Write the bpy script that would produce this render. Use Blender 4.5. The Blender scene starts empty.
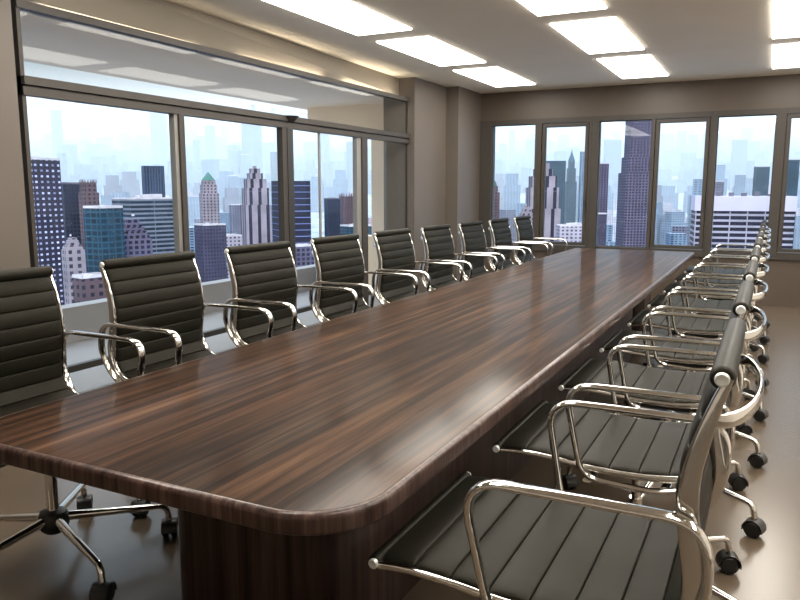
import bpy, bmesh, math, random
from mathutils import Vector, Matrix
R = math.radians
scene = bpy.context.scene
COL = scene.collection

# ------------------------------------------------------------------ camera
EYE = 1.288
F_PX = 730.0
PITCH = math.atan(110/730.0)
YAW = math.atan(373/math.hypot(730, 110))
cam_d = bpy.data.cameras.new('camera')
cam = bpy.data.objects.new('camera', cam_d)
COL.objects.link(cam)
cam.location = (0, 0, EYE)
cam.rotation_euler = (math.pi/2-PITCH, 0, YAW)
cam_d.sensor_width = 36
cam_d.lens = 36*F_PX/800
cam_d.clip_start = .02
cam_d.clip_end = 20000
scene.camera = cam

# ------------------------------------------------------------------ world, sun, exposure
scene.view_settings.view_transform = 'Standard'
scene.view_settings.look = 'None'
scene.view_settings.exposure = 0.0
scene.view_settings.gamma = 1.0
scene.view_settings.use_curve_mapping = False

SKY = 1.0
ZENITH = 9.0
world = bpy.data.worlds.new('world')
scene.world = world
world.use_nodes = True
wn = world.node_tree.nodes; wl = world.node_tree.links
wn.clear()
wo = wn.new('ShaderNodeOutputWorld'); wb = wn.new('ShaderNodeBackground')
wt = wn.new('ShaderNodeTexCoord'); ws = wn.new('ShaderNodeSeparateXYZ'); wr = wn.new('ShaderNodeValToRGB')
wl.new(wt.outputs['Generated'], ws.inputs[0]); wl.new(ws.outputs['Z'], wr.inputs[0])
wl.new(wr.outputs[0], wb.inputs[0]); wl.new(wb.outputs[0], wo.inputs[0])
wr.color_ramp.elements[0].position = 0.0; wr.color_ramp.elements[0].color = (.74, .82, .90, 1)
wr.color_ramp.elements[1].position = 0.24; wr.color_ramp.elements[1].color = (.52, .62, .72, 1)
for p_, c_ in ((.07, (.80, .86, .91)), (.11, (.90, .905, .90)), (.15, (.56, .66, .72))):
    e = wr.color_ramp.elements.new(p_); e.color = (*c_, 1)
wm = wn.new('ShaderNodeMapRange')      # an overcast sky is brighter overhead than at the horizon
wm.inputs['From Min'].default_value = .25; wm.inputs['From Max'].default_value = 1
wm.inputs['To Min'].default_value = SKY; wm.inputs['To Max'].default_value = SKY*ZENITH
wl.new(ws.outputs['Z'], wm.inputs['Value']); wl.new(wm.outputs[0], wb.inputs[1])

sun_d = bpy.data.lights.new('sun', 'SUN'); sun_d.energy = 3.6; sun_d.angle = R(3); sun_d.color = (1, .93, .86)
sun = bpy.data.objects.new('sun', sun_d); COL.objects.link(sun)
sun.rotation_euler = Vector((-.55, .62, -.56)).to_track_quat('-Z', 'Y').to_euler()
PANEL_L = 14.5          # ceiling panels
HAZE = .00044

# ------------------------------------------------------------------ materials
def newmat(name):
    m = bpy.data.materials.new(name); m.use_nodes = True
    m.node_tree.nodes.clear()
    return m, m.node_tree.nodes, m.node_tree.links

def pbr(name, col, rough=.5, metal=0, spec=.5, coat=0, coat_r=.1, noise=0, nscale=8, bump=0, bscale=200):
    m, n, l = newmat(name)
    o = n.new('ShaderNodeOutputMaterial'); b = n.new('ShaderNodeBsdfPrincipled')
    b.inputs['Base Color'].default_value = (*col, 1); b.inputs['Roughness'].default_value = rough
    b.inputs['Metallic'].default_value = metal; b.inputs['Specular IOR Level'].default_value = spec
    b.inputs['Coat Weight'].default_value = coat; b.inputs['Coat Roughness'].default_value = coat_r
    l.new(b.outputs[0], o.inputs[0])
    if noise or bump:
        tc = n.new('ShaderNodeTexCoord')
    if noise:
        t = n.new('ShaderNodeTexNoise'); t.inputs['Scale'].default_value = nscale; t.inputs['Detail'].default_value = 5
        r = n.new('ShaderNodeValToRGB')
        r.color_ramp.elements[0].position = .3; r.color_ramp.elements[1].position = .7
        r.color_ramp.elements[0].color = (*[c*(1-noise) for c in col], 1)
        r.color_ramp.elements[1].color = (*[min(1, c*(1+noise)) for c in col], 1)
        l.new(tc.outputs['Object'], t.inputs[0]); l.new(t.outputs[0], r.inputs[0]); l.new(r.outputs[0], b.inputs['Base Color'])
    if bump:
        t2 = n.new('ShaderNodeTexNoise'); t2.inputs['Scale'].default_value = bscale; t2.inputs['Detail'].default_value = 3
        bp = n.new('ShaderNodeBump'); bp.inputs['Strength'].default_value = bump; bp.inputs['Distance'].default_value = .002
        l.new(tc.outputs['Object'], t2.inputs[0]); l.new(t2.outputs[0], bp.inputs['Height']); l.new(bp.outputs[0], b.inputs['Normal'])
    return m

def emit(name, col, s):
    m, n, l = newmat(name)
    o = n.new('ShaderNodeOutputMaterial'); e = n.new('ShaderNodeEmission')
    e.inputs[0].default_value = (*col, 1); e.inputs[1].default_value = s
    l.new(e.outputs[0], o.inputs[0]); return m

def glass_mat(name, tint=(.96, .98, .985), k=1.0):
    m, n, l = newmat(name)
    o = n.new('ShaderNodeOutputMaterial'); mx = n.new('ShaderNodeMixShader')
    t = n.new('ShaderNodeBsdfTransparent'); g = n.new('ShaderNodeBsdfGlossy')
    f = n.new('ShaderNodeLayerWeight'); f.inputs['Blend'].default_value = .5
    pw = n.new('ShaderNodeMath'); pw.operation = 'POWER'; pw.inputs[1].default_value = 5
    mu = n.new('ShaderNodeMath'); mu.operation = 'MULTIPLY_ADD'; mu.inputs[1].default_value = .5*k; mu.inputs[2].default_value = .03*k
    l.new(f.outputs['Facing'], pw.inputs[0]); f = pw
    t.inputs[0].default_value = (*tint, 1); g.inputs['Roughness'].default_value = .01
    l.new(f.outputs[0], mu.inputs[0]); l.new(mu.outputs[0], mx.inputs[0])
    l.new(t.outputs[0], mx.inputs[1]); l.new(g.outputs[0], mx.inputs[2]); l.new(mx.outputs[0], o.inputs[0])
    return m

def wood(name, cols, rough=.25, axis='Y', scale=1.0, coat=.6, coat_r=.12, spec=.5, bump=.03, coat_ior=1.5):
    m, n, l = newmat(name)
    o = n.new('ShaderNodeOutputMaterial'); b = n.new('ShaderNodeBsdfPrincipled')
    tc = n.new('ShaderNodeTexCoord')
    mp = n.new('ShaderNodeMapping')
    s = {'Y': (26, .8, 26), 'Z': (16, 16, .5)}[axis]
    mp.inputs['Scale'].default_value = [v*scale for v in s]
    l.new(tc.outputs['Object'], mp.inputs[0])
    t = n.new('ShaderNodeTexNoise'); t.inputs['Scale'].default_value = 1; t.inputs['Detail'].default_value = 6
    t.inputs['Roughness'].default_value = .62; t.inputs['Distortion'].default_value = .25
    l.new(mp.outputs[0], t.inputs[0])
    r = n.new('ShaderNodeValToRGB')
    el = r.color_ramp.elements
    ps = [.30, .45, .55, .72]
    el[0].position = ps[0]; el[0].color = (*cols[0], 1); el[1].position = ps[3]; el[1].color = (*cols[3], 1)
    for p, c in ((ps[1], cols[1]), (ps[2], cols[2])):
        e = el.new(p); e.color = (*c, 1)
    l.new(t.outputs[0], r.inputs[0])
    # broad bands of veneer
    mp2 = n.new('ShaderNodeMapping'); mp2.inputs['Scale'].default_value = [v*scale*.22 for v in s]
    t2 = n.new('ShaderNodeTexNoise'); t2.inputs['Scale'].default_value = 1; t2.inputs['Detail'].default_value = 2
    l.new(tc.outputs['Object'], mp2.inputs[0]); l.new(mp2.outputs[0], t2.inputs[0])
    r2 = n.new('ShaderNodeValToRGB'); r2.color_ramp.elements[0].position = .35; r2.color_ramp.elements[1].position = .65
    r2.color_ramp.elements[0].color = (.62, .60, .60, 1); r2.color_ramp.elements[1].color = (1.15, 1.15, 1.15, 1)
    l.new(t2.outputs[0], r2.inputs[0])
    mx = n.new('ShaderNodeMix'); mx.data_type = 'RGBA'; mx.blend_type = 'MULTIPLY'; mx.inputs['Factor'].default_value = 1
    l.new(r.outputs[0], mx.inputs['A']); l.new(r2.outputs[0], mx.inputs['B'])
    l.new(mx.outputs['Result'], b.inputs['Base Color'])
    b.inputs['Roughness'].default_value = rough; b.inputs['Coat Weight'].default_value = coat
    b.inputs['Coat Roughness'].default_value = coat_r; b.inputs['Specular IOR Level'].default_value = spec
    b.inputs['Coat IOR'].default_value = coat_ior; b.inputs['IOR'].default_value = 1.35
    bp = n.new('ShaderNodeBump'); bp.inputs['Strength'].default_value = bump; bp.inputs['Distance'].default_value = .001
    l.new(t.outputs[0], bp.inputs['Height']); l.new(bp.outputs[0], b.inputs['Normal'])
    l.new(b.outputs[0], o.inputs[0])
    return m

WOODC = [(.006, .0032, .002), (.020, .0098, .0052), (.046, .0225, .012), (.096, .051, .027)]
M = {}
M['wall'] = pbr('taupe_paint', (.106, .088, .074), .5, noise=.03, nscale=3, bump=.05, bscale=150)
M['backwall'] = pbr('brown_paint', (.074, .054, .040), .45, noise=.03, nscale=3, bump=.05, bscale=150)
M['cream'] = pbr('cream_paint', (.80, .75, .68), .6, noise=.02, nscale=2)
M['pale'] = pbr('pale_grey_paint', (.235, .222, .225), .6, noise=.02, nscale=2)
M['soffit'] = pbr('warm_soffit_paint', (.86, .70, .53), .6, noise=.02, nscale=2)
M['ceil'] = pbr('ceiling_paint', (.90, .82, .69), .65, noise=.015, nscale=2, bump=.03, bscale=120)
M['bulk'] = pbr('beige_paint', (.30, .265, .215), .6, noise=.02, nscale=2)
M['floor'] = pbr('polished_floor', (.098, .073, .050), .24, spec=.5, noise=.05, nscale=1.2)
M['frame'] = pbr('bronze_aluminium', (.050, .044, .039), .45, metal=.1, spec=.3, noise=.04, nscale=30)
M['framedark'] = pbr('dark_gasket', (.02, .019, .018), .5, noise=.05, nscale=30)
M['framelit'] = pbr('bronze_aluminium_lit', (.24, .23, .22), .4, metal=.2, noise=.03, nscale=30)  # lighter copy of the frame metal, lit mullion sides put into the colour
M['glass'] = glass_mat('window_glass', k=.4)
M['panel'] = emit('panel_light', (1, .94, .84), PANEL_L)
M['strip'] = emit('warm_light_strip', (1, .86, .66), 22)
M['panelframe'] = pbr('white_panel_frame', (.75, .73, .68), .5, noise=.02)
M['wood'] = wood('walnut_top', WOODC, .42, 'Y', 1, .22, .12, .04, coat_ior=1.36)
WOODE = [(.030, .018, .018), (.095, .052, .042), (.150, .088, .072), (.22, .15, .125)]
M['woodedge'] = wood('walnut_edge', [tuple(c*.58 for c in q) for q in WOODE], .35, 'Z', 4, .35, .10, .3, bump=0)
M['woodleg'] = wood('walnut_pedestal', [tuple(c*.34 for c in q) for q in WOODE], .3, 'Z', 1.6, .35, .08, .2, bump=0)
M['leather'] = pbr('black_leather', (.0085, .0078, .0055), .50, spec=.15, noise=.08, nscale=60, bump=.25, bscale=450)
M['leather'].node_tree.nodes['Principled BSDF'].inputs['Specular Tint'].default_value = (.85, .80, .66, 1)
M['chrome'] = pbr('polished_chrome', (.78, .765, .74), .09, metal=1, noise=.02, nscale=40)
M['black'] = pbr('black_plastic', (.008, .008, .008), .42, noise=.1, nscale=60)
M['cap'] = pbr('pale_metal_cap', (.72, .73, .72), .3, metal=.4, noise=.03, nscale=80)

# ------------------------------------------------------------------ mesh helpers
def link(name, bm, mat, parent=None, smooth=None, loc=None):
    me = bpy.data.meshes.new(name)
    bmesh.ops.recalc_face_normals(bm, faces=bm.faces)
    if smooth is not None:
        for f in bm.faces: f.smooth = True
        for e in bm.edges:
            if len(e.link_faces) == 2 and e.calc_face_angle(0) > R(smooth): e.smooth = False
    bm.to_mesh(me); bm.free()
    me.materials.append(mat)
    o = bpy.data.objects.new(name, me); COL.objects.link(o)
    if parent: o.parent = parent
    if loc: o.location = loc
    return o

def box(bm, x0, x1, y0, y1, z0, z1):
    vs = [bm.verts.new(p) for p in ((x0, y0, z0), (x1, y0, z0), (x1, y1, z0), (x0, y1, z0), (x0, y0, z1), (x1, y0, z1), (x1, y1, z1), (x0, y1, z1))]
    for f in ((0, 3, 2, 1), (4, 5, 6, 7), (0, 1, 5, 4), (1, 2, 6, 5), (2, 3, 7, 6), (3, 0, 4, 7)):
        bm.faces.new([vs[i] for i in f])
    return vs

def bx(name, mat, dims, parent=None, bevel=0):
    bm = bmesh.new(); box(bm, *dims)
    if bevel: bmesh.ops.bevel(bm, geom=bm.edges[:], offset=bevel, segments=2, affect='EDGES')
    return link(name, bm, mat, parent, 40 if bevel else None)

def cyl(bm, p0, p1, r0, r1=None, n=20, caps=True):
    r1 = r0 if r1 is None else r1
    p0 = Vector(p0); p1 = Vector(p1); d = (p1-p0).normalized()
    a = d.orthogonal().normalized(); b = d.cross(a)
    ra = []; rb = []
    for i in range(n):
        t = 2*math.pi*i/n; v = a*math.cos(t)+b*math.sin(t)
        ra.append(bm.verts.new(p0+v*r0)); rb.append(bm.verts.new(p1+v*r1))
    for i in range(n):
        j = (i+1) % n; bm.faces.new((ra[i], ra[j], rb[j], rb[i]))
    if caps: bm.faces.new(ra[::-1]); bm.faces.new(rb)

def lathe(bm, prof, origin=(0, 0, 0), axis='Z', n=24):
    o = Vector(origin); rings = []
    for r, z in prof:
        ring = []
        for i in range(n):
            t = 2*math.pi*i/n; c, s = math.cos(t)*max(r, 1e-5), math.sin(t)*max(r, 1e-5)
            p = {'Z': (c, s, z), 'X': (z, c, s), 'Y': (c, z, s)}[axis]
            ring.append(bm.verts.new(o+Vector(p)))
        rings.append(ring)
    for k in range(len(rings)-1):
        for i in range(n):
            j = (i+1) % n; bm.faces.new((rings[k][i], rings[k][j], rings[k+1][j], rings[k+1][i]))
    bm.faces.new(rings[0][::-1]); bm.faces.new(rings[-1])

def sweep(bm, pts, a, b, side, closed=False, n=12, power=2.5):
    """sweep a superellipse (half width a along side, half thickness b) along pts"""
    pts = [Vector(p) for p in pts]; side0 = Vector(side).normalized(); N = len(pts)
    A = a if isinstance(a, (list, tuple)) else [a]*N
    B = b if isinstance(b, (list, tuple)) else [b]*N
    rings = []
    for k in range(N):
        if closed: t = pts[(k+1) % N]-pts[k-1]
        else: t = pts[min(k+1, N-1)]-pts[max(k-1, 0)]
        t.normalize()
        s = (side0-t*side0.dot(t)).normalized(); nn = t.cross(s)
        ring = []
        for i in range(n):
            q = 2*math.pi*(i+.5)/n; c, d = math.cos(q), math.sin(q)
            c = math.copysign(abs(c)**(2/power), c); d = math.copysign(abs(d)**(2/power), d)
            ring.append(bm.verts.new(pts[k]+s*c*A[k]+nn*d*B[k]))
        rings.append(ring)
    for k in range(N if closed else N-1):
        r0, r1 = rings[k], rings[(k+1) % N]
        for i in range(n):
            j = (i+1) % n; bm.faces.new((r0[i], r0[j], r1[j], r1[i]))
    if not closed: bm.faces.new(rings[0][::-1]); bm.faces.new(rings[-1])

def rounded(pts, rad, closed=False, n=8):
    """polyline with corners rounded by quadratic arcs"""
    pts = [Vector(p) for p in pts]; N = len(pts); out = []
    rads = rad if isinstance(rad, (list, tuple)) else [rad]*N
    for k in range(N):
        if not closed and k in (0, N-1): out.append(pts[k]); continue
        p, a, b = pts[k], pts[k-1], pts[(k+1) % N]
        r = min(rads[k], (a-p).length*.49, (b-p).length*.49)
        p0 = p+(a-p).normalized()*r; p1 = p+(b-p).normalized()*r
        for i in range(n+1):
            t = i/n; out.append(p0*(1-t)**2+p*2*t*(1-t)+p1*t*t)
    return out

def spline(pts, n=8):
    """Catmull-Rom through pts"""
    P = [Vector(p) for p in pts]; P = [2*P[0]-P[1]]+P+[2*P[-1]-P[-2]]; out = []
    for k in range(1, len(P)-2):
        for i in range(n):
            t = i/n
            out.append(.5*((2*P[k])+(P[k+1]-P[k-1])*t+(2*P[k-1]-5*P[k]+4*P[k+1]-P[k+2])*t*t+(3*P[k]-P[k-1]-3*P[k+1]+P[k+2])*t**3))
    out.append(P[-2]); return out

def empty(name, loc=(0, 0, 0), rz=0, parent=None):
    o = bpy.data.objects.new(name, None); COL.objects.link(o); o.location = loc; o.rotation_euler = (0, 0, rz)
    o.empty_display_size = .1
    if parent: o.parent = parent
    return o

def tag(o, label=None, cat=None, group=None, kind=None):
    if label: o['label'] = label
    if cat: o['category'] = cat
    if group: o['group'] = group
    if kind: o['kind'] = kind
    return o

def S(o, label=None): return tag(o, label, None, None, 'structure')

# ================================================================== ROOM
ZC = 2.55; FZ = -.04; YB = 9.397; XR = 2.7; YN = -2.6; XP = -3.80; XO = -5.42; ZS = 2.345; YE = 8.2
S(bx('floor', M['floor'], (-4.02, XR, YN, YB, -.16, FZ)), 'polished taupe floor under the conference table')
S(bx('ceiling', M['ceil'], (-3.98, XR+.1, YN-.1, YB+.3, ZC, ZC+.15)), 'plain warm cream ceiling with recessed light panels')
S(bx('wall_right', M['cream'], (XR, XR+.12, YN-.1, YB+.3, -.16, ZC)))
S(bx('wall_near', M['cream'], (-3.98, XR, YN-.12, YN, -.16, ZC)))
# left side: near pilaster, column and far pilaster
S(bx('wall_left', M['wall'], (-5.6, -3.73, YN-.12, 2.735, -.16, ZC)), 'plain taupe wall left of the window partition')
S(bx('wall_left_column', M['wall'], (-4.10, -3.70, 7.69, 8.6, -.16, ZC)), 'taupe column where the glass partition ends')
S(bx('wall_left_pilaster', M['wall'], (-4.10, -3.535, 8.6, YB, -.16, ZC)), 'taupe pilaster in the far left corner of the room')
S(bx('wall_left_recess_end', M['soffit'], (-4.55, -4.10, YE, YE+.3, -.16, ZS)), 'taupe pier at the end of the window recess')
# bulkhead over the partition
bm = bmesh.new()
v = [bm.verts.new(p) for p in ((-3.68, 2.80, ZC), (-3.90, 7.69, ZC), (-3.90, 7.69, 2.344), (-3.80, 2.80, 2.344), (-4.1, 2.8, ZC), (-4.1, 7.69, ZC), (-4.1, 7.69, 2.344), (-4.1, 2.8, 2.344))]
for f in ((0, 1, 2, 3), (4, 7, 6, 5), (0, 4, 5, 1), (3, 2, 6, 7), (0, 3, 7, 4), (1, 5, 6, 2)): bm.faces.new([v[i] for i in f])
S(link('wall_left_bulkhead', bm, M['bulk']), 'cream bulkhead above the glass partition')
# recess behind the partition
S(bx('floor_recess', M['pale'], (-5.6, -4.02, 2.8, YE+.3, -.16, FZ)), 'pale grey floor of the window recess')
S(bx('ceiling_recess', M['soffit'], (-5.62, -4.1, 2.8, YE+.3, ZS, ZS+.2)), 'cream soffit of the window recess')
bm = bmesh.new()   # lintel across the recess end
box(bm, -5.5, -4.55, YE, YE+.3, 2.04, ZS)
S(link('wall_left_lintel', bm, M['soffit']), 'taupe lintel at the far end of the window recess')
S(bx('wall_left_parapet', M['pale'], (-5.6, XO, 2.8, YE, -.16, .27)), 'low pale parapet along the window recess')
S(bx('wall_left_end_parapet', M['soffit'], (-4.78, -4.55, YE+.02, YE+.28, -.16, .70)), 'cream ledge beside the pier at the end of the window recess')
S(bx('wall_left_end_curb', M['pale'], (-5.6, -4.78, YE+.02, YE+.28, -.16, .27)))

# back wall
ZB0, ZB1 = .50, 2.19
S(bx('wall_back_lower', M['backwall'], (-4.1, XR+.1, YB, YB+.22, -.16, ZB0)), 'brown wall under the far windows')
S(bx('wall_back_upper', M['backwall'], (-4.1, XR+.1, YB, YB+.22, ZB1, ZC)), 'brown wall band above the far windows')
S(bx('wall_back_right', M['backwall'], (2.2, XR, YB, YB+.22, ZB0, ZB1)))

# far windows: each module holds a fixed pane and a hinged sash
def far_window(n, xa, xm, xb, fixed, sash):
    w = S(empty('window_%d' % n, (0, YB, 0)), 'grey framed far window of one fixed pane and one hinged sash')
    y0, y1 = -.035, .11
    bm = bmesh.new()
    fx0, fx1 = fixed; sx0, sx1 = sash
    z0, z1 = ZB0, ZB1; gz0, gz1 = .58, 2.128
    box(bm, xa, fx0, y0, y1, z0, z1); box(bm, fx1, sx0-.045, y0, y1, z0, z1); box(bm, sx1+.045, xb, y0, y1, z0, z1)
    for a, b in ((fx0, fx1), (sx0-.045, sx1+.045)):
        box(bm, a, b, y0, y1, z0, gz0); box(bm, a, b, y0, y1, gz1, z1)
    link('window_frame', bm, M['frame'], w)
    bm = bmesh.new()          # sash frame with shadow gap
    a, b = sx0-.037, sx1+.037; c, d = gz0+.008, gz1-.008; ys0, ys1 = -.028, .05
    box(bm, a, sx0, ys0, ys1, c, d); box(bm, sx1, b, ys0, ys1, c, d)
    box(bm, sx0, sx1, ys0, ys1, c, gz0+.04); box(bm, sx0, sx1, ys0, ys1, gz1-.045, d)
    link('window_sash', bm, M['frame'], w)
    bm = bmesh.new()
    for q0, q1, q2, q3 in ((fx0, fx1, gz0, gz1),):
        box(bm, q0, q0+.010, .0, .03, q2, q3); box(bm, q1-.010, q1, .0, .03, q2, q3)
        box(bm, q0, q1, .0, .03, q2, q2+.010); box(bm, q0, q1, .0, .03, q3-.010, q3)
    for q0, q1, q2, q3 in ((sx0, sx1, gz0+.04, gz1-.045),):
        box(bm, q0, q0+.006, -.02, .03, q2, q3); box(bm, q1-.006, q1, -.02, .03, q2, q3)
        box(bm, q0, q1, -.02, .03, q2, q2+.006); box(bm, q0, q1, -.02, .03, q3-.006, q3)
    box(bm, sx0-.045, sx0-.037, .02, .05, gz0, gz1); box(bm, sx1+.037, sx1+.045, .02, .05, gz0, gz1)
    box(bm, xb-.006, xb+.006, y0-.003, y0+.02, z0, z1)
    link('window_gasket', bm, M['framedark'], w)
    bm = bmesh.new(); box(bm, fx0, fx1, .012, .018, gz0, gz1); box(bm, sx0, sx1, .012, .018, gz0+.04, gz1-.045)
    link('window_pane', bm, M['glass'], w)
    bm = bmesh.new(); box(bm, sx1+.006, sx1+.026, -.045, -.028, 1.15, 1.19); box(bm, sx1+.010, sx1+.022, -.06, -.045, 1.04, 1.19)
    link('window_handle', bm, M['frame'], w)
    return w
far_window(1, -3.53, -2.7, -2.055, (-3.37, -2.781), (-2.650, -2.135))
far_window(2, -2.055, -1.3, -.68, (-1.972, -1.345), (-1.262, -.742))
far_window(3, -.68, 0, .70, (-.621, -.015), (.127, .62))
far_window(4, .70, 1.4, 2.2, (.78, 1.38), (1.52, 2.04))

# glass partition on the left
w = S(empty('window_5', (XP, 0, 0)), 'tall bronze framed glass partition with transom and sliding panes')
YA, YZ = 2.80, 7.69
bx('top_rail', M['frame'], (-.03, .03, YA, YZ, 2.283, 2.326), w)
bm = bmesh.new(); box(bm, -.045, .05, YA, YZ, 1.872, 1.918); box(bm, -.03, .035, YA, YZ, 1.815, 1.862)
link('transom', bm, M['frame'], w)
bx('transom_gap', M['framedark'], (-.02, .02, YA, YZ, 1.860, 1.874), w)
bm = bmesh.new()
for z in (2.30,): pass
box(bm, -.03, .035, 4.005, 4.055, FZ, 1.815); box(bm, -.03, .030, 5.235, 5.300, FZ, 1.815); box(bm, -.03, .035, 6.600, 6.71, FZ, 1.815)
box(bm, -.02, .02, YA, YA+.025, FZ, 2.283)
link('mullion', bm, M['frame'], w)
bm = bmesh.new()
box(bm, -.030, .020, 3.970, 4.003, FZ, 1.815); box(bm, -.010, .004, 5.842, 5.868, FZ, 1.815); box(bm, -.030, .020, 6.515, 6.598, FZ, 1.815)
link('sliding_stile_lit', bm, M['framelit'], w)  # stiles painted lighter to carry the highlight along the mullions
bm = bmesh.new(); box(bm, -.03, .036, 5.300, 5.385, FZ, 1.815)
box(bm, -.008, .008, YZ-.012, YZ, FZ, 2.283)
link('edge_seal', bm, M['framedark'], w)
for a_, b_ in ((3.0, 4.3), (4.75, 6.0), (6.4, 7.5)):
    bx('light_strip', M['strip'], (-.075, -.036, a_, b_, 2.296, 2.302), w)
bx('bottom_rail', M['framedark'], (-.02, .02, YA, YZ, .175, .215), w)
bm = bmesh.new(); box(bm, -.003, .003, YA+.025, YZ-.012, 1.918, 2.283); box(bm, -.003, .003, YA+.025, YZ-.012, FZ, 1.860)
link('window_pane', bm, M['glass'], w)
bm = bmesh.new()
lathe(bm, [(.0, 0), (.035, 0), (.075, .035), (.085, .05), (.0, .05)], (.03, 5.34, 1.868), 'Z', 20)
link('door_closer', bm, M['framedark'], w, 35)

# ceiling lights
def ceiling_light(x, y0, y1, label):
    t = tag(empty('ceiling_light', (x, (y0+y1)/2, ZC)), label, 'ceiling light', 'recessed panel lights in the ceiling')
    L = (y1-y0)/2; W = .245
    bx('diffuser', M['panel'], (-W, W, -L, L, -.012, -.002), t)
    bm = bmesh.new()
    box(bm, -W-.006, -W, -L-.006, L+.006, -.003, -.0005); box(bm, W, W+.006, -L-.006, L+.006, -.003, -.0005)
    box(bm, -W, W, -L-.006, -L, -.003, -.0005); box(bm, -W, W, L, L+.006, -.003, -.0005)
    link('light_frame', bm, M['panelframe'], t)
cols_x = [(-2.875, 'left'), (-1.365, 'middle'), (.155, 'right'), (1.665, 'added rightmost')]  # last column is added out of view to brighten the ceiling and chrome
rows_y = [(7.43, 8.80, 'far'), (5.73, 7.09, 'second'), (4.03, 5.41, 'third'), (2.33, 3.71, 'fourth'), (.63, 2.01, 'fifth')]
for cx, cn in cols_x:
    for y0, y1, rn in rows_y:
        if rn == 'fifth' or (rn == 'fourth'): lab = 'white recessed panel light in the %s row, %s from the far window wall' % (cn, rn)
        elif rn == 'far': lab = 'white recessed panel light in the %s row, nearest the far window wall' % cn
        else: lab = 'white recessed panel light in the %s row, %s from the far window wall' % (cn, rn)
        ceiling_light(cx, y0, y1, lab)

# ================================================================== TABLE
TX0, TX1, TY0, TY1, TZ = -1.913, -.676, 1.109, 8.09, .656
table = tag(empty('conference_table', ((TX0+TX1)/2, (TY0+TY1)/2, 0)), 'long glossy dark walnut conference table running towards the far windows', 'table')
hw, hl = (TX1-TX0)/2, (TY1-TY0)/2
def rrect(hw, hl, r, n=12, rf=None):
    out = []; r0 = r
    for cx, cy, a0 in ((hw-r, hl-r, 0), (-hw+r, hl-r, 90), (-hw+r, -hl+r, 180), (hw-r, -hl+r, 270)):
        r = r0 if rf is None or cy < 0 else rf
        cx = math.copysign(hw-r, cx); cy = math.copysign(hl-r, cy)
        for i in range(n+1):
            a = R(a0+90*i/n); out.append((cx+r*math.cos(a), cy+r*math.sin(a)))
    return out
def slab(bm, hw, hl, r, prof):
    rings = []
    for inset, z in prof:
        rings.append([bm.verts.new((x, y, z)) for x, y in rrect(hw-inset, hl-inset, r-inset, rf=None if r < .15 else .035-inset)])
    n = len(rings[0])
    for k in range(len(rings)-1):
        for i in range(n):
            j = (i+1) % n; bm.faces.new((rings[k][i], rings[k][j], rings[k+1][j], rings[k+1][i]))
    bm.faces.new(rings[0][::-1]); bm.faces.new(rings[-1])
bm = bmesh.new()
th = .048; prof = []
for i in range(5):
    a = math.pi/2*i/4; prof.append((.007*(1-math.sin(a)), TZ-th+.007*(1-math.cos(a))))
for i in range(7):
    a = math.pi/2*i/6; prof.append((.014*(1-math.cos(a)), TZ-.0144+.014*math.sin(a)))
slab(bm, hw, hl, .19, [(.016, TZ-.010), (.0145, TZ-.0005), (.016, TZ)])
tt = link('tabletop', bm, M['wood'], table, 60)
for pl in tt.data.polygons:
    if pl.area > 1: pl.use_smooth = False
bm = bmesh.new(); slab(bm, hw, hl, .19, prof)
eb = tag(link('edge_band', bm, M['woodedge'], table, 60), 'reddish brown wood edge with fine upright streaks')
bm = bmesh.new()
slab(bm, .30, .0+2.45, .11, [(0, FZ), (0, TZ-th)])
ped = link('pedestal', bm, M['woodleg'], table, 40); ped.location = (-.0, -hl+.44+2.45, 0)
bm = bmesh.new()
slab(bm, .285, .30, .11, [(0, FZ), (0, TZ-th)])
ped = link('pedestal', bm, M['woodleg'], table, 40); ped.location = (0, hl-.75, 0)

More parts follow.
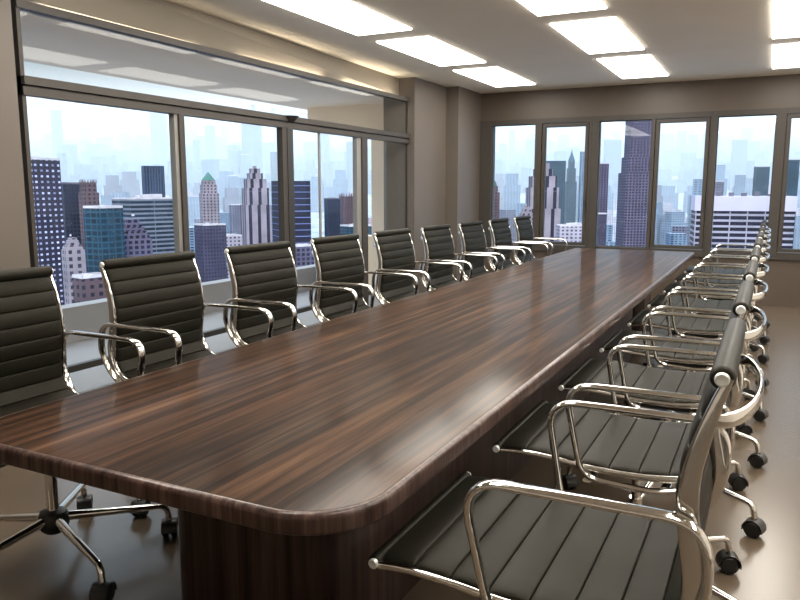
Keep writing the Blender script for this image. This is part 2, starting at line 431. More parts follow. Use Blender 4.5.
# ================================================================== CHAIR   (faces +y, hub at origin)
PROF = [(-.288, .985), (-.264, .925), (-.243, .86), (-.228, .79), (-.226, .72), (-.236, .65), (-.243, .59), (-.232, .535), (-.185, .495), (-.10, .478), (.0, .473), (.11, .476), (.21, .486), (.31, .491), (.392, .484)]
prof_pts = spline([(0, y, z) for y, z in PROF], 10)
def arclen(P):
    s = [0]
    for i in range(1, len(P)): s.append(s[-1]+(P[i]-P[i-1]).length)
    return s
SL = arclen(prof_pts); TOT = SL[-1]
def prof_at(s):
    s = max(0, min(TOT-1e-6, s))
    for i in range(1, len(SL)):
        if SL[i] >= s:
            t = (s-SL[i-1])/(SL[i]-SL[i-1]); p = prof_pts[i-1].lerp(prof_pts[i], t)
            d = (prof_pts[i]-prof_pts[i-1]).normalized(); break
    return p, Vector((0, -d.z, d.y))   # normal towards the sitter: up / front
def leather(bm, s0, s1, nrib, half=.265, th=.011, bulge=.007):
    """ribbed upholstery between arc lengths s0 and s1"""
    U = [0, .02, .05, .11, .22, .36, .5, .64, .78, .89, .95, .98]
    ns = nrib*len(U)
    xs = [-1, -.985, -.955, -.9, -.75, -.5, -.25, 0, .25, .5, .75, .9, .955, .985, 1]
    top = []; bot = []
    for k in range(ns+1):
        ph = U[k % len(U)]; s = s0+(s1-s0)*(k//len(U)+ph)/nrib; p, nrm = prof_at(s)
        g = math.sin(math.pi*ph)**.42 if ph > 0 else -.35
        rt = []; rb = []
        for x in xs:
            e = max(0, 1-abs(x)**14)**.5
            xx = half*x*(1-.010*(1-g))
            rt.append(bm.verts.new(p+Vector((xx, 0, 0))+nrm*(th*.55+bulge*g)*e))
            rb.append(bm.verts.new(p+Vector((xx, 0, 0))-nrm*(th*.75+bulge*.7*g)*e))
        top.append(rt); bot.append(rb)
    m = len(xs)
    for k in range(ns):
        for i in range(m-1):
            bm.faces.new((top[k][i], top[k][i+1], top[k+1][i+1], top[k+1][i]))
            bm.faces.new((bot[k][i], bot[k+1][i], bot[k+1][i+1], bot[k][i+1]))
        bm.faces.new((top[k][0], top[k+1][0], bot[k+1][0], bot[k][0]))
        bm.faces.new((top[k][-1], bot[k][-1], bot[k+1][-1], top[k+1][-1]))
    for k, fl in ((0, 1), (ns, 0)):
        for i in range(m-1):
            q = (top[k][i], bot[k][i], bot[k][i+1], top[k][i+1])
            bm.faces.new(q if fl else q[::-1])
    bmesh.ops.remove_doubles(bm, verts=bm.verts, dist=1e-5)

def caster_meshes():
    bm = bmesh.new()
    for s in (-1, 1):
        lathe(bm, [(.0, s*.004), (.022, s*.004), (.027, s*.008), (.027, s*.018), (.022, s*.023), (.0, s*.024)], (0, 0, .027), 'X', 22)
    # hood
    hood = []
    for i in range(9):
        a = R(-10+200*i/8); hood.append(Vector((0, math.cos(a)*.030, .027+math.sin(a)*.030)))
    sweep(bm, hood, .025, .0025, (1, 0, 0), n=8, power=4)
    cyl(bm, (0, 0, .045), (0, 0, .062), .011, .009, 14)
    return bm

def make_chair(base_rot, label, group):
    t = tag(empty('office_chair'), label, 'chair', group)
    s_mid = .50
    bm = bmesh.new(); leather(bm, .035, s_mid, 8, bulge=.0065)
    link('backrest', bm, M['leather'], t, 75)
    bm = bmesh.new(); leather(bm, s_mid+.002, TOT-.012, 7, bulge=.007)
    link('seat', bm, M['leather'], t, 75)
    # rolled top and front edge
    p, _ = prof_at(0.012)
    bm = bmesh.new(); lathe(bm, [(0, -.274), (.015, -.274), (.0195, -.270), (.0215, -.260), (.0215, .260), (.0195, .270), (.015, .274), (0, .274)], (0, p.y+.003, p.z), 'X', 24)
    roll = link('top_roll', bm, M['leather'], t, 50)
    for s in (-1, 1):
        bm = bmesh.new(); lathe(bm, [(0, s*.270), (.0125, s*.270), (.0125, s*.278), (.010, s*.281), (0, s*.280)], (0, p.y+.003, p.z), 'X', 20)
        tag(link('end_cap', bm, M['cap'], roll, 40), 'pale round cap on the end of the roll')
    q, _ = prof_at(TOT-.004)
    bm = bmesh.new(); lathe(bm, [(0, -.274), (.013, -.274), (.016, -.268), (.016, .268), (.013, .274), (0, .274)], (0, q.y, q.z-.002), 'X', 20)
    fr = link('front_roll', bm, M['leather'], t, 50)
    for s in (-1, 1):
        bm = bmesh.new(); lathe(bm, [(0, s*.272), (.0115, s*.272), (.0115, s*.280), (.009, s*.283), (0, s*.282)], (0, q.y, q.z-.002), 'X', 20)
        tag(link('end_cap', bm, M['cap'], fr, 40), 'pale round cap on the end of the roll')
    # side rails
    for s in (-1, 1):
        pts = []; B = []
        n = 56
        for k in range(n+1):
            u = .006+(TOT-.02)*k/n; p_, nr = prof_at(u)
            f = u/TOT
            if f < .12: b = .008+.06*f
            elif f < .34: b = .0152+(f-.12)*.03
            elif f < .5: b = .0218-(f-.34)*.07
            else: b = max(.008, .0106-(f-.5)*.01)
            pts.append(p_+Vector((s*.272, 0, 0))-nr*(b*.75)); B.append(b)
        bm = bmesh.new(); sweep(bm, pts, .0065, B, (1, 0, 0), n=12, power=3.5)
        link('side_rail', bm, M['chrome'], t, 50)
    # armrests: closed loops
    for s in (-1, 1):
        loop = [(.172, .728), (.118, .445), (-.10, .432), (-.215, .475), (-.282, .575), (-.278, .728)]
        P = rounded([(s*.303, y, z) for y, z in loop], [.085, .055, .06, .07, .06, .075], True, 8)
        # pull the lower run of the loop inward to the side rail
        for v in P:
            if v.z < .62:
                v.x -= s*(.62-v.z)/.20*.018
        A = [.016 if v.z > .6 else .013 for v in P]
        bm = bmesh.new(); sweep(bm, P, A, .0085, (1, 0, 0), True, 14, 2.6)
        link('armrest', bm, M['chrome'], t, 60)
    # bowed bar behind the back
    bh = []
    for i in range(17):
        a = math.pi*i/16; x = -.272*math.cos(a); bh.append(Vector((x, -.262-.078*math.sin(a)**.8, .900)))
    bm = bmesh.new(); sweep(bm, bh, .014, .006, (0, 0, 1), n=12)
    link('back_handle', bm, M['chrome'], t, 60)
    # cross bars under the seat
    for y, z in ((-.12, .445), (.10, .430)):
        bm = bmesh.new(); sweep(bm, [(-.286, y, z+.004), (-.12, y, z-.010), (.12, y, z-.010), (.286, y, z+.004)], .014, .006, (0, 1, 0), n=10)
        link('cross_bar', bm, M['chrome'], t, 60)
    # mechanism
    bm = bmesh.new(); box(bm, -.075, .075, -.13, .12, .385, .425)
    bmesh.ops.bevel(bm, geom=bm.edges[:], offset=.012, segments=2, affect='EDGES')
    mech = link('tilt_mechanism', bm, M['black'], t, 40)
    bm = bmesh.new(); cyl(bm, (.07, .02, .392), (.23, .03, .388), .006, .005, 10); lathe(bm, [(0, .22), (.009, .222), (.011, .25), (.009, .275), (0, .277)], (0, .03, .388), 'X', 12)
    link('lever', bm, M['black'], mech, 40)
    for ch in t.children_recursive:
        ch.data.transform(Matrix.Translation((0, 0, .04)))
    # column
    bm = bmesh.new(); cyl(bm, (0, 0, .18), (0, 0, .33), .0205, .0205, 24); cyl(bm, (0, 0, .33), (0, 0, .43), .0135, .0135, 20)
    link('gas_column', bm, M['chrome'], t, 40)
    bm = bmesh.new(); lathe(bm, [(0, .058), (.034, .058), (.046, .070), (.052, .085), (.052, .118), (.044, .134), (.026, .142), (0, .142)], (0, 0, 0), 'Z', 20)
    bmesh.ops.translate(bm, verts=bm.verts, vec=(0, 0, .052)); link('base_hub', bm, M['black'], t, 35)
    # five legs with casters
    lm = None
    for k in range(5):
        ang = base_rot+2*math.pi*k/5-math.pi/2
        if lm is None:
            bm = bmesh.new()
            path = rounded([(0, .038, .160), (0, .390, .126), (0, .400, .070)], [0, .04, 0], False, 8)
            N = len(path); Aw = [.018-.008*min(1, i/(N*.5)) for i in range(N)]
            mid = path[0].lerp(path[1], .5); path.insert(1, mid); Aw = [.0175, .0145]+[.0115]*(N-1)
            Bw = [.017, .0135]+[.0105]*(N-1)
            sweep(bm, path, Aw, Bw, (1, 0, 0), n=14, power=2.2)
            leg = link('leg', bm, M['chrome'], t, 50); lm = leg.data
            cm = link('caster', caster_meshes(), M['black'], leg, 40); cmd = cm.data
        else:
            leg = bpy.data.objects.new('leg', lm); COL.objects.link(leg); leg.parent = t
            cm = bpy.data.objects.new('caster', cmd); COL.objects.link(cm); cm.parent = leg
        leg.rotation_euler = (0, 0, ang)
        cm.location = (0, .400, 0); cm.scale = (1.2, 1.2, 1.2); cm.rotation_euler = (0, 0, R([20, -50, 75, 10, -30][k]))
        tag(cm, 'black twin wheel caster')
    return t

def copy_tree(o, parent=None):
    c = o.copy(); COL.objects.link(c)
    if parent: c.parent = parent
    for ch in list(o.children): copy_tree(ch, c)
    return c

PITCHY = .80
NUM = ['nearest the camera', 'second from the camera', 'third from the camera', 'fourth from the camera', 'fifth from the camera',
       'fifth from the far window wall, middle of its row', 'fourth from the far windows', 'third from the far windows', 'second from the far windows', 'last before the far windows']
ORD = ['nearest the camera', 'second from the camera', 'third from the camera', 'fourth from the camera', 'fifth from the camera', 'fourth from the far end', 'third from the far end', 'second from the far end', 'last at the far end']
GL, GR = 'office chairs along the window side of the table', 'office chairs along the right side of the table'
left0 = make_chair(R(0), 'black ribbed leather chair on the glass partition side, %s' % ORD[0], GL)
right0 = make_chair(R(27), 'black ribbed leather chair on the right side of the table, %s' % ORD[0], GR)
for side, proto in (('L', left0), ('R', right0)):
    kids = None
    for i in range(9):
        o = proto if i == 0 else copy_tree(proto)
        if side == 'L':
            o.location = (-2.235, 1.655+i*PITCHY, FZ); o.rotation_euler = (0, 0, R(-90))
            o['label'] = 'black ribbed leather chair on the glass partition side, %s' % ORD[i]
        else:
            o.location = (-.335, 1.58+i*PITCHY, FZ); o.rotation_euler = (0, 0, R(90))
            o['label'] = 'black ribbed leather chair on the right side of the table, %s' % ORD[i]


# ================================================================== CITY OUTSIDE
rng = random.Random(11)
def facade(name, wall, win, bay=4., floor=3.6, fw=.5, fh=.5, rough=.6, vary=.5, band=None):
    """procedural facade: a grid of windows in wall metres (UV = metres along the wall, metres up)"""
    m, n, l = newmat(name)
    o = n.new('ShaderNodeOutputMaterial'); b = n.new('ShaderNodeBsdfPrincipled')
    uv = n.new('ShaderNodeUVMap'); sp = n.new('ShaderNodeSeparateXYZ'); l.new(uv.outputs[0], sp.inputs[0])
    def mth(op, a, bb=None):
        q = n.new('ShaderNodeMath'); q.operation = op
        for i, v in enumerate((a, bb)):
            if v is None: continue
            if isinstance(v, (int, float)): q.inputs[i].default_value = v
            else: l.new(v, q.inputs[i])
        return q.outputs[0]
    if bay < 9: bay /= 1.2
    if floor < 20 and name != 'white_frame_facade': floor /= 1.2
    wall = tuple(c*.62 for c in wall) if 'block_facade' not in name else wall; win = tuple(c*(1.3 if sum(win) > sum(wall) else .45) for c in win)
    u = mth('DIVIDE', sp.outputs[0], bay); v = mth('DIVIDE', sp.outputs[1], floor)
    mu = mth('GREATER_THAN', mth('FRACT', u), 1-fw); mv = mth('GREATER_THAN', mth('FRACT', v), 1-fh)
    mask = mth('MULTIPLY', mu, mv)
    cb = n.new('ShaderNodeCombineXYZ'); l.new(mth('FLOOR', u), cb.inputs[0]); l.new(mth('FLOOR', v), cb.inputs[1])
    wn_ = n.new('ShaderNodeTexWhiteNoise'); wn_.noise_dimensions = '2D'; l.new(cb.outputs[0], wn_.inputs[0])
    r = n.new('ShaderNodeValToRGB'); r.color_ramp.elements[0].color = (*[c*(1-vary) for c in win], 1)
    r.color_ramp.elements[1].color = (*[min(1, c*(1+vary)) for c in win], 1)
    l.new(wn_.outputs[0], r.inputs[0])
    tc = n.new('ShaderNodeTexCoord'); ns = n.new('ShaderNodeTexNoise'); ns.inputs['Scale'].default_value = .06; ns.inputs['Detail'].default_value = 4
    l.new(tc.outputs['Object'], ns.inputs[0])
    rw = n.new('ShaderNodeValToRGB'); rw.color_ramp.elements[0].position = .35; rw.color_ramp.elements[1].position = .65
    rw.color_ramp.elements[0].color = (*[c*.8 for c in wall], 1); rw.color_ramp.elements[1].color = (*[min(1, c*1.15) for c in wall], 1)
    l.new(ns.outputs[0], rw.inputs[0])
    mx = n.new('ShaderNodeMix'); mx.data_type = 'RGBA'
    l.new(mask, mx.inputs['Factor']); l.new(rw.outputs[0], mx.inputs['A']); l.new(r.outputs[0], mx.inputs['B'])
    l.new(mx.outputs['Result'], b.inputs['Base Color']); b.inputs['Roughness'].default_value = rough
    b.inputs['Specular IOR Level'].default_value = .3
    l.new(b.outputs[0], o.inputs[0]); return m
F = {
 'purple': facade('lilac_stone_facade', (.030, .028, .060), (.26, .27, .40), 4.6, 4.0, .40, .36, vary=.5),
 'purplegrid': facade('violet_stone_facade', (.135, .12, .20), (.018, .018, .06), 3.9, 3.4, .60, .62, vary=.6),
 'darkblue': facade('navy_glass_facade', (.018, .030, .070), (.006, .010, .03), 3., 3.6, .6, .6, vary=.8),
 'navy': facade('striped_navy_facade', (.05, .09, .17), (.02, .035, .08), 4.0, 60., .55, .98, vary=.6),
 'brown': facade('brown_brick_facade', (.13, .085, .105), (.025, .025, .05), 4.2, 3.6, .45, .5, vary=.6),
 'teal': facade('teal_glass_facade', (.025, .085, .14), (.012, .045, .085), 5, 3.6, .8, .7, vary=.4),
 'tealbright': facade('pale_teal_glass_facade', (.30, .55, .66), (.18, .42, .55), 6, 3.8, .85, .7, vary=.4),
 'bands': facade('banded_facade', (.20, .23, .30), (.02, .04, .08), 40, 4.4, .985, .55, vary=.3),
 'stone': facade('pale_stone_facade', (.32, .28, .34), (.06, .06, .10), 4.6, 4.0, .42, .55, vary=.6),
 'stripe': facade('pale_piered_facade', (.34, .30, .37), (.03, .03, .08), 9., 200, .36, .999, vary=.5),
 'black': facade('black_ribbed_facade', (.010, .012, .04), (.07, .09, .20), 60, 6.0, .98, .13, vary=.5),
 'whitegrid': facade('white_frame_facade', (.42, .41, .52), (.006, .006, .03), 10, 3.6, .93, .62, vary=.6),
 'greyblock': facade('grey_brick_facade', (.07, .065, .12), (.03, .03, .07), 3., 3.4, .5, .5, vary=.5),
 'mid1': facade('pale_block_facade', (.34, .31, .38), (.10, .13, .2), 4.5, 3.8, .5, .5, vary=.6),
 'mid2': facade('blue_block_facade', (.13, .19, .28), (.08, .13, .2), 5, 3.8, .6, .55, vary=.6),
 'mid3': facade('rose_block_facade', (.26, .18, .21), (.09, .10, .15), 4, 3.8, .45, .5, vary=.6),
 'mid4': facade('grey_block_facade', (.13, .135, .19), (.05, .07, .11), 4, 3.8, .55, .5, vary=.6),
}
M['green_copper'] = pbr('green_copper', (.03, .105, .09), .6, noise=.2, nscale=.2)
M['roofgrey'] = pbr('pale_roof', (.42, .40, .44), .8, noise=.25, nscale=.1)
M['roofdark'] = pbr('dark_roof', (.10, .09, .12), .8, noise=.25, nscale=.1)
M['lilac'] = pbr('lilac_concrete', (.40, .38, .50), .7, noise=.08, nscale=.05)
M['ground'] = pbr('city_ground', (.18, .21, .27), .9, noise=.45, nscale=.03)

_cy, _sy, _cp, _sp = math.cos(YAW), math.sin(YAW), math.cos(PITCH), math.sin(PITCH)
FW = Vector((-_sy*_cp, _cy*_cp, -_sp)); RT = Vector((_cy, _sy, 0)); UP = RT.cross(FW)
def sight(px, py, d):
    """point at horizontal distance d in the direction of a picture point"""
    r = FW*F_PX+RT*(px-400)+UP*(300-py); r *= d/math.hypot(r.x, r.y); return r+Vector((0, 0, EYE))
def gz(d): return -300+.12*d
K = 2.0

def tier(bm, uvl, w, d, z0, z1, cx=0, cy=0, taper=1.0):
    hx, hy = w/2, d/2
    q = [(-hx, -hy), (hx, -hy), (hx, hy), (-hx, hy)]
    lo = [bm.verts.new((cx+x, cy+y, z0)) for x, y in q]; hi = [bm.verts.new((cx+x*taper, cy+y*taper, z1)) for x, y in q]
    acc = 0
    for i in range(4):
        j = (i+1) % 4; L = (w, d)[i % 2]
        f = bm.faces.new((lo[i], lo[j], hi[j], hi[i])); f.normal_update()
        for lp, (uu, vv) in zip(f.loops, ((acc, z0), (acc+L, z0), (acc+L, z1), (acc, z1))): lp[uvl].uv = (uu+300, vv+400)
        acc += L
    f = bm.faces.new(hi)
    for lp in f.loops: lp[uvl].uv = (0, 0)
    f = bm.faces.new(lo[::-1])
    for lp in f.loops: lp[uvl].uv = (0, 0)

def tower_mesh(name, tiers, mat):
    bm = bmesh.new(); uvl = bm.loops.layers.uv.new('UVMap')
    for t in tiers: tier(bm, uvl, *t)
    me = bpy.data.meshes.new(name); bm.to_mesh(me); bm.free(); me.materials.append(mat); return me

def building(name, label, x0, x1, ytop, dist, style, yaw=20, ratio=1.0, shape='flat', extra=None, cat='building', slimtop=None, group=None):
    """tower spanning picture columns x0..x1 when seen from the room, top at ytop, standing dist metres away"""
    dist *= K; xc = (x0+x1)/2
    top = sight(xc, ytop, dist); base = gz(dist)-15
    a = sight(x0, ytop, dist); b = sight(x1, ytop, dist)
    span = (Vector((a.x, a.y))-Vector((b.x, b.y))).length
    view = math.atan2(top.x, top.y)           # bearing
    yw = R(yaw)
    W = span/(abs(math.cos(yw))+ratio*abs(math.sin(yw))); D = W*ratio
    o = empty(name, (top.x, top.y, 0), -view+yw)
    tag(o, label, cat, group)
    H = top.z
    T = []; crown = None
    k = W
    if shape == 'flat': T = [(W, D, base, H)]
    elif shape == 'setback':
        T = [(W, D, base, H-(H-base)*.30), (W*.82, D*.82, H-(H-base)*.30, H-(H-base)*.16), (W*.62, D*.62, H-(H-base)*.16, H)]
    elif shape == 'stepped':
        T = [(W*(1-.12*i), D*(1-.12*i), base if i == 0 else H-k*(.75-.13*(i-1)), H-k*(.75-.13*i)) for i in range(6)]
    elif shape == 'pyramid':
        T = [(W, D, base, H-k*1.25), (W*.86, D*.86, H-k*1.25, H-k*.75), (W*.72, D*.72, H-k*.75, H-k*.5)]
    elif shape == 'deco':
        T = [(W, D, base, H-k*1.5), (W*.88, D*.88, H-k*1.5, H-k*.85), (W*.74, D*.74, H-k*.85, H-k*.5), (W*.52, D*.52, H-k*.5, H-k*.28), (W*.36, D*.36, H-k*.28, H-k*.1)]
        T.append((W*.12, D*.12, H-k*.1, H))
    elif shape == 'gothic':
        T = [(W, D, base, H-k*.95), (W*.82, D*.82, H-k*.95, H-k*.3)]
    elif shape == 'dome':
        T = [(W, D, base, H-k*1.0), (W*.8, D*.8, H-k*1.0, H-k*.6)]
    elif shape == 'spire':
        T = [(W, D, base, H-k*3.2), (W*.78, D*.78, H-k*3.2, H-k*1.9), (W*.55, D*.55, H-k*1.9, H-k*1.3)]
    elif shape == 'empire':
        T = [(W*1.35, D*1.35, base, H-k*3.9), (W*1.16, D*1.16, H-k*3.9, H-k*3.2), (W, D, H-k*3.2, H-k*.4), (W*.8, D*.8, H-k*.4, H)]
    if shape == 'banded': T = [(W, D, base, H-9)]
    me = tower_mesh('tower', T, F[style])
    tw = bpy.data.objects.new('tower', me); COL.objects.link(tw); tw.parent = o
    bm = None; cm = M['roofgrey']
    if shape == 'banded':
        bm = bmesh.new(); box(bm, -W/2-.6, W/2+.6, -D/2-.6, D/2+.6, H-9.2, H); cm = M['lilac']; nm = 'roof_band'
        rp = bmesh.new()
        for i_ in range(7): box(rp, W*(-.42+i_*.13), W*(-.42+i_*.13)+W*.05, -D*.4, -D*.3, H, H+rng.uniform(1.2, 3))
        link('roof_plant', rp, M['roofdark'], o)
    elif shape == 'pyramid':
        bm = bmesh.new(); cyl(bm, (0, 0, H-k*.5), (0, 0, H), W*.42, .3, 4); cm = M['green_copper']
        bmesh.ops.rotate(bm, verts=bm.verts, matrix=Matrix.Rotation(R(45), 3, 'Z'), cent=(0, 0, 0)); nm = 'roof'
    elif shape == 'gothic':
        bm = bmesh.new()
        for i in range(9):
            for j in range(9):
                if i in (0, 8) or j in (0, 8):
                    if (i+j) % 2 == 0:
                        cx, cy = W*.40*(i/4-1), D*.40*(j/4-1)
                        cyl(bm, (cx, cy, H-k*.32), (cx, cy, H-k*.02*(1+(i*7+j*3) % 5)), W*.035, W*.008, 5)
        nm = 'crown'; cm = F[style]
    elif shape == 'dome':
        bm = bmesh.new(); lathe(bm, [(W*.42*math.cos(R(a_)), H-k*.6+k*.52*math.sin(R(a_))) for a_ in range(0, 90, 12)]+[(W*.03, H-k*.08), (W*.02, H)], n=18); nm = 'dome'; cm = M['green_copper']
    elif shape == 'spire':
        bm = bmesh.new(); lathe(bm, [(W*.36, H-k*1.3), (W*.30, H-k*1.0), (W*.16, H-k*.65), (W*.06, H-k*.3), (W*.01, H)], n=8); nm = 'spire'
        cm = F[style]
    elif shape in ('flat', 'stepped') and extra != 'bare':
        bm = bmesh.new(); hh = min(4.5, W*.12)
        ww = W*(.4 if shape == 'stepped' else 1)
        for _ in range(4 if shape == 'flat' else 1):
            cx = rng.uniform(-.3, .3)*ww*.8; cy = rng.uniform(-.3, .3)*ww*ratio*.8
            box(bm, cx-ww*.1, cx+ww*.1, cy-ww*.08*ratio, cy+ww*.08*ratio, H-.1, H+hh*rng.uniform(.5, 1))
        # parapet rim
        if shape == 'flat':
            t_ = W*.02
            for q in ((-W/2, W/2, -D/2, -D/2+t_), (-W/2, W/2, D/2-t_, D/2), (-W/2, -W/2+t_, -D/2, D/2), (W/2-t_, W/2, -D/2, D/2)): box(bm, *q, H-.1, H+1.2)
        nm = 'roof_plant'; cm = M['roofgrey'] if style not in ('black', 'darkblue', 'navy') else M['roofdark']
    if bm is not None: link(nm, bm, cm, o)
    return o

B = building
# seen through the glass partition
B('office_tower', 'dark violet tower with rows of white windows at the left edge of the glass partition', 16, 60, 160, 250, 'purple', 35, .8)
B('office_tower', 'plain navy slab tower between the violet tower and the brown crowned tower', 60, 80, 184, 300, 'darkblue', 10, .8)
B('crowned_tower', 'brown brick tower with a spiky crown behind the teal glass block', 77, 98, 178, 290, 'brown', 25, .9, 'gothic')
B('glass_block', 'tall teal glass block with flat roof in front of the banded office block', 83, 123, 208, 200, 'teal', 40, .8)
B('office_block', 'wide banded office block with pale roof in the first pane', 112, 184, 199, 330, 'bands', 28, .7)
B('office_tower', 'navy striped tower rising behind the wide banded office block', 141, 164, 166, 500, 'navy', 8, .7, extra='bare')
B('stepped_building', 'stepped dark stone building in front of the banded office block', 111, 151, 216, 215, 'purplegrid', 20, .9, 'stepped')
B('stepped_building', 'small white stepped building low in the first pane', 60, 84, 236, 190, 'stone', 15, .9, 'stepped')
B('brick_building', 'low brown brick building behind the second chair', 72, 108, 277, 150, 'brown', 30, .7)
B('pyramid_tower', 'pale stone tower with a green pyramid roof', 198, 218, 172, 420, 'stone', 12, .9, 'pyramid')
B('brick_block', 'dark grey brick block in front of the green roofed tower', 194, 226, 225, 300, 'greyblock', 25, .8)
B('piered_tower', 'tall pale art deco tower with dark vertical stripes and stepped crown, in the second pane', 239, 270, 166, 380, 'stripe', 14, .9, 'deco')
B('low_block', 'low pale block standing between the two pale towers', 218, 242, 236, 330, 'mid1', 20, .8)
B('office_block', 'hazy grey tower left of the striped art deco tower', 229, 242, 205, 520, 'mid4', 15, .8)
B('black_tower', 'black ribbed tower behind the thick mullion of the partition', 271, 310, 181, 300, 'black', 15, .9, extra='bare')
B('low_block', 'low violet block beneath the black tower', 290, 314, 246, 230, 'purplegrid', 25, .8)
B('office_block', 'dark flat block left of the brown crowned tower in the narrow pane', 324, 340, 199, 430, 'darkblue', 20, .8)
B('crowned_tower', 'rose stone tower with a spiky crown in the narrow fourth pane', 337, 356, 192, 450, 'brown', 25, .9, 'gothic')
B('glass_block', 'low teal block in front of the rose crowned tower', 340, 372, 226, 330, 'teal', 30, .7)
B('hazy_tower', 'faint blue slab tower in the haze left of the thick mullion', 270, 283, 152, 1150, 'teal', 10, .8, extra='bare')
B('hazy_tower', 'faint slim tower in the haze above the striped art deco tower', 240, 250, 155, 1200, 'mid2', 10, .8)
B('hazy_tower', 'faint wide slab in the haze beside the green roofed tower', 228, 238, 176, 950, 'mid2', 10, .8)
# seen through the far windows
B('domed_tower', 'dark stone tower with a green dome at the left edge of the far windows', 481, 500, 177, 350, 'brown', 20, .9, 'dome')
B('piered_tower', 'tall pale art deco tower with stepped crown behind the first mullion of the far windows', 524, 562, 160, 350, 'stripe', 12, .9, 'deco')
B('stone_block', 'stepped stone block left of the art deco tower in the far windows', 519, 534, 205, 290, 'stone', 10, .8, 'stepped')
B('slab_tower', 'flat topped teal slab tower behind the art deco tower', 545, 566, 161, 640, 'teal', 6, .6, extra='bare')
B('spired_tower', 'slim hazy tower with a pointed spire in the second far pane', 566, 578, 149, 700, 'teal', 12, .9, 'spire')
B('hazy_tower', 'narrow hazy tower at the right edge of the second far pane', 580, 592, 152, 640, 'mid2', 12, .9)
B('grid_tower', 'blue and white gridded tower at the left of the third far pane', 594, 609, 164, 450, 'purplegrid', 10, .9)
B('giant_tower', 'huge violet gridded skyscraper filling the third far pane', 627, 656, 84, 400, 'purplegrid', 18, .9, 'empire')
B('flat_block', 'wide white framed office block behind the chairs in the far windows', 690, 794, 196, 260, 'whitegrid', 8, .5, 'banded')
B('hazy_tower', 'hazy teal slab tower above the right half of the white framed block', 754, 770, 167, 640, 'teal', 12, .8)
B('hazy_tower', 'blue grey tower at the right edge of the fifth far pane', 787, 800, 160, 600, 'teal', 12, .8)
B('hazy_tower', 'faint tower in the haze above the middle of the white framed block', 735, 746, 175, 800, 'mid2', 10, .8)
B('hazy_tower', 'small grey tower left above the white framed block', 714, 724, 182, 500, 'mid4', 10, .8)
B('hazy_tower', 'very faint tall slab at the top of the fifth far pane', 732, 748, 140, 1250, 'mid2', 10, .8, extra='bare')
B('hazy_tower', 'very faint tall block at the top left of the third far pane', 604, 622, 140, 1200, 'mid2', 10, .8)
B('low_block', 'low white banded block at the foot of the second far pane', 556, 592, 226, 330, 'mid1', 12, .6)
B('low_block', 'low grey block at the foot of the third far pane', 594, 607, 214, 380, 'greyblock', 12, .9)

# mid-rise blocks, each its own building
variants = []
for i, st in enumerate(('mid1', 'mid2', 'mid3', 'mid4', 'mid1', 'mid2')):
    w, d, hgt = [(26, 22, 60), (30, 20, 75), (22, 30, 50), (20, 20, 85), (40, 24, 42), (24, 24, 110)][i]
    variants.append((tower_mesh('mid_rise', [(w, d, -20, hgt*.8), (w*.75, d*.7, hgt*.8, hgt)], F[st]), hgt))
n_mid = 0; tries = 0
while n_mid < 296 and tries < 5000:
    tries += 1
    az = R(rng.uniform(-14, 72)); dd = 820+rng.random()**1.2*1350
    vi = rng.randrange(6); me, hg = variants[vi]
    sc_ = rng.uniform(.6, 1.1)
    o = bpy.data.objects.new('mid_rise', me); COL.objects.link(o)
    o.location = (-math.sin(az)*dd, math.cos(az)*dd, gz(dd)); o.rotation_euler = (0, 0, rng.choice((.35, .35, -.2, .9)))
    o.scale = (rng.uniform(1.1, 1.9), rng.uniform(1.1, 1.9), sc_*(.9 if dd < 1040 else 1.25))
    side = 'glass partition' if az > R(33) else 'far windows'
    look = ('pale stepped block', 'blue grey block', 'rose coloured block', 'slim dark grey block', 'wide low pale block', 'tall slim blue grey block')[vi]
    depth = 'near edge of' if dd < 1150 else ('middle of' if dd < 1600 else 'back of')
    tag(o, 'hazy %s, %s the city outside the %s' % (look, depth, side), 'building', '%ss at the %s the city outside the %s' % (look, depth, side))
    n_mid += 1
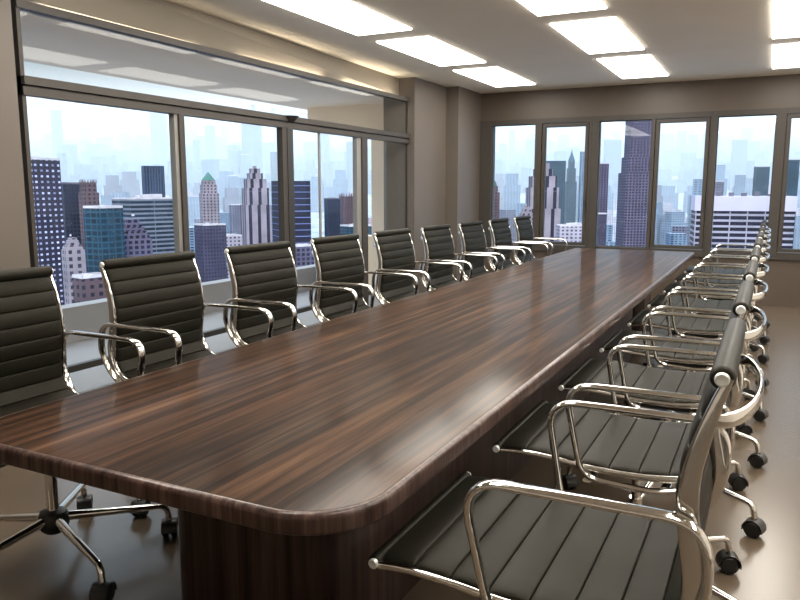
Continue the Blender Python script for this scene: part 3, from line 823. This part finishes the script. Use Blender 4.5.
# distant roofscape
bm = bmesh.new(); uvl = bm.loops.layers.uv.new('UVMap')
for i in range(15000):
    az = R(rng.uniform(-22, 80)); dd = 2300+rng.random()**.9*6600
    w = rng.uniform(13, 38)*(1+dd/7000); h_ = min(190, rng.lognormvariate(3.35, .6))*(1+dd/12000)
    x, y, z = -math.sin(az)*dd, math.cos(az)*dd, gz(dd)
    tier(bm, uvl, w, w*rng.uniform(.5, 1.2), z-30, z+h_, x, y)
me = bpy.data.meshes.new('distant_roofscape'); bm.to_mesh(me); bm.free(); me.materials.append(F['mid2'])
o = bpy.data.objects.new('distant_roofscape', me); COL.objects.link(o)
tag(o, 'countless hazy buildings on the horizon outside the windows', 'city', None, 'stuff')
# ground
bm = bmesh.new(); ring = []
for az in range(-40, 101, 5):
    a = R(az); ring.append([bm.verts.new((-math.sin(a)*d, math.cos(a)*d, gz(d))) for d in (120, 2400, 9800)])
for i in range(len(ring)-1):
    for k in range(2): bm.faces.new((ring[i][k], ring[i+1][k], ring[i+1][k+1], ring[i][k+1]))
S(link('ground_city', bm, M['ground']), 'city ground far below the windows')
# haze over the city
m, n, l = newmat('city_haze')
vo = n.new('ShaderNodeOutputMaterial'); vs = n.new('ShaderNodeVolumePrincipled')
vs.inputs['Color'].default_value = (.95, .98, 1.0, 1); vs.inputs['Density'].default_value = HAZE; vs.inputs['Anisotropy'].default_value = .2
l.new(vs.outputs[0], vo.inputs['Volume'])
bm = bmesh.new(); rings = []
AZ = list(range(-30, 91, 5))
for az in AZ:
    a = R(az); rings.append([bm.verts.new((-math.sin(a)*d, math.cos(a)*d, z)) for d, z in ((1150, -320), (9700, -320), (9700, 850), (7000, 640), (1150, 170))])
for i in range(len(rings)-1):
    for k in range(5):
        j = (k+1) % 5; bm.faces.new((rings[i][k], rings[i+1][k], rings[i+1][j], rings[i][j]))
bm.faces.new(rings[0]); bm.faces.new(rings[-1][::-1])
hz = link('city_haze', bm, m)
tag(hz, 'pale blue haze lying over the distant city', 'haze', None, 'stuff')
scene.cycles.volume_bounces = 4
scene.cycles.sample_clamp_indirect = 3.0
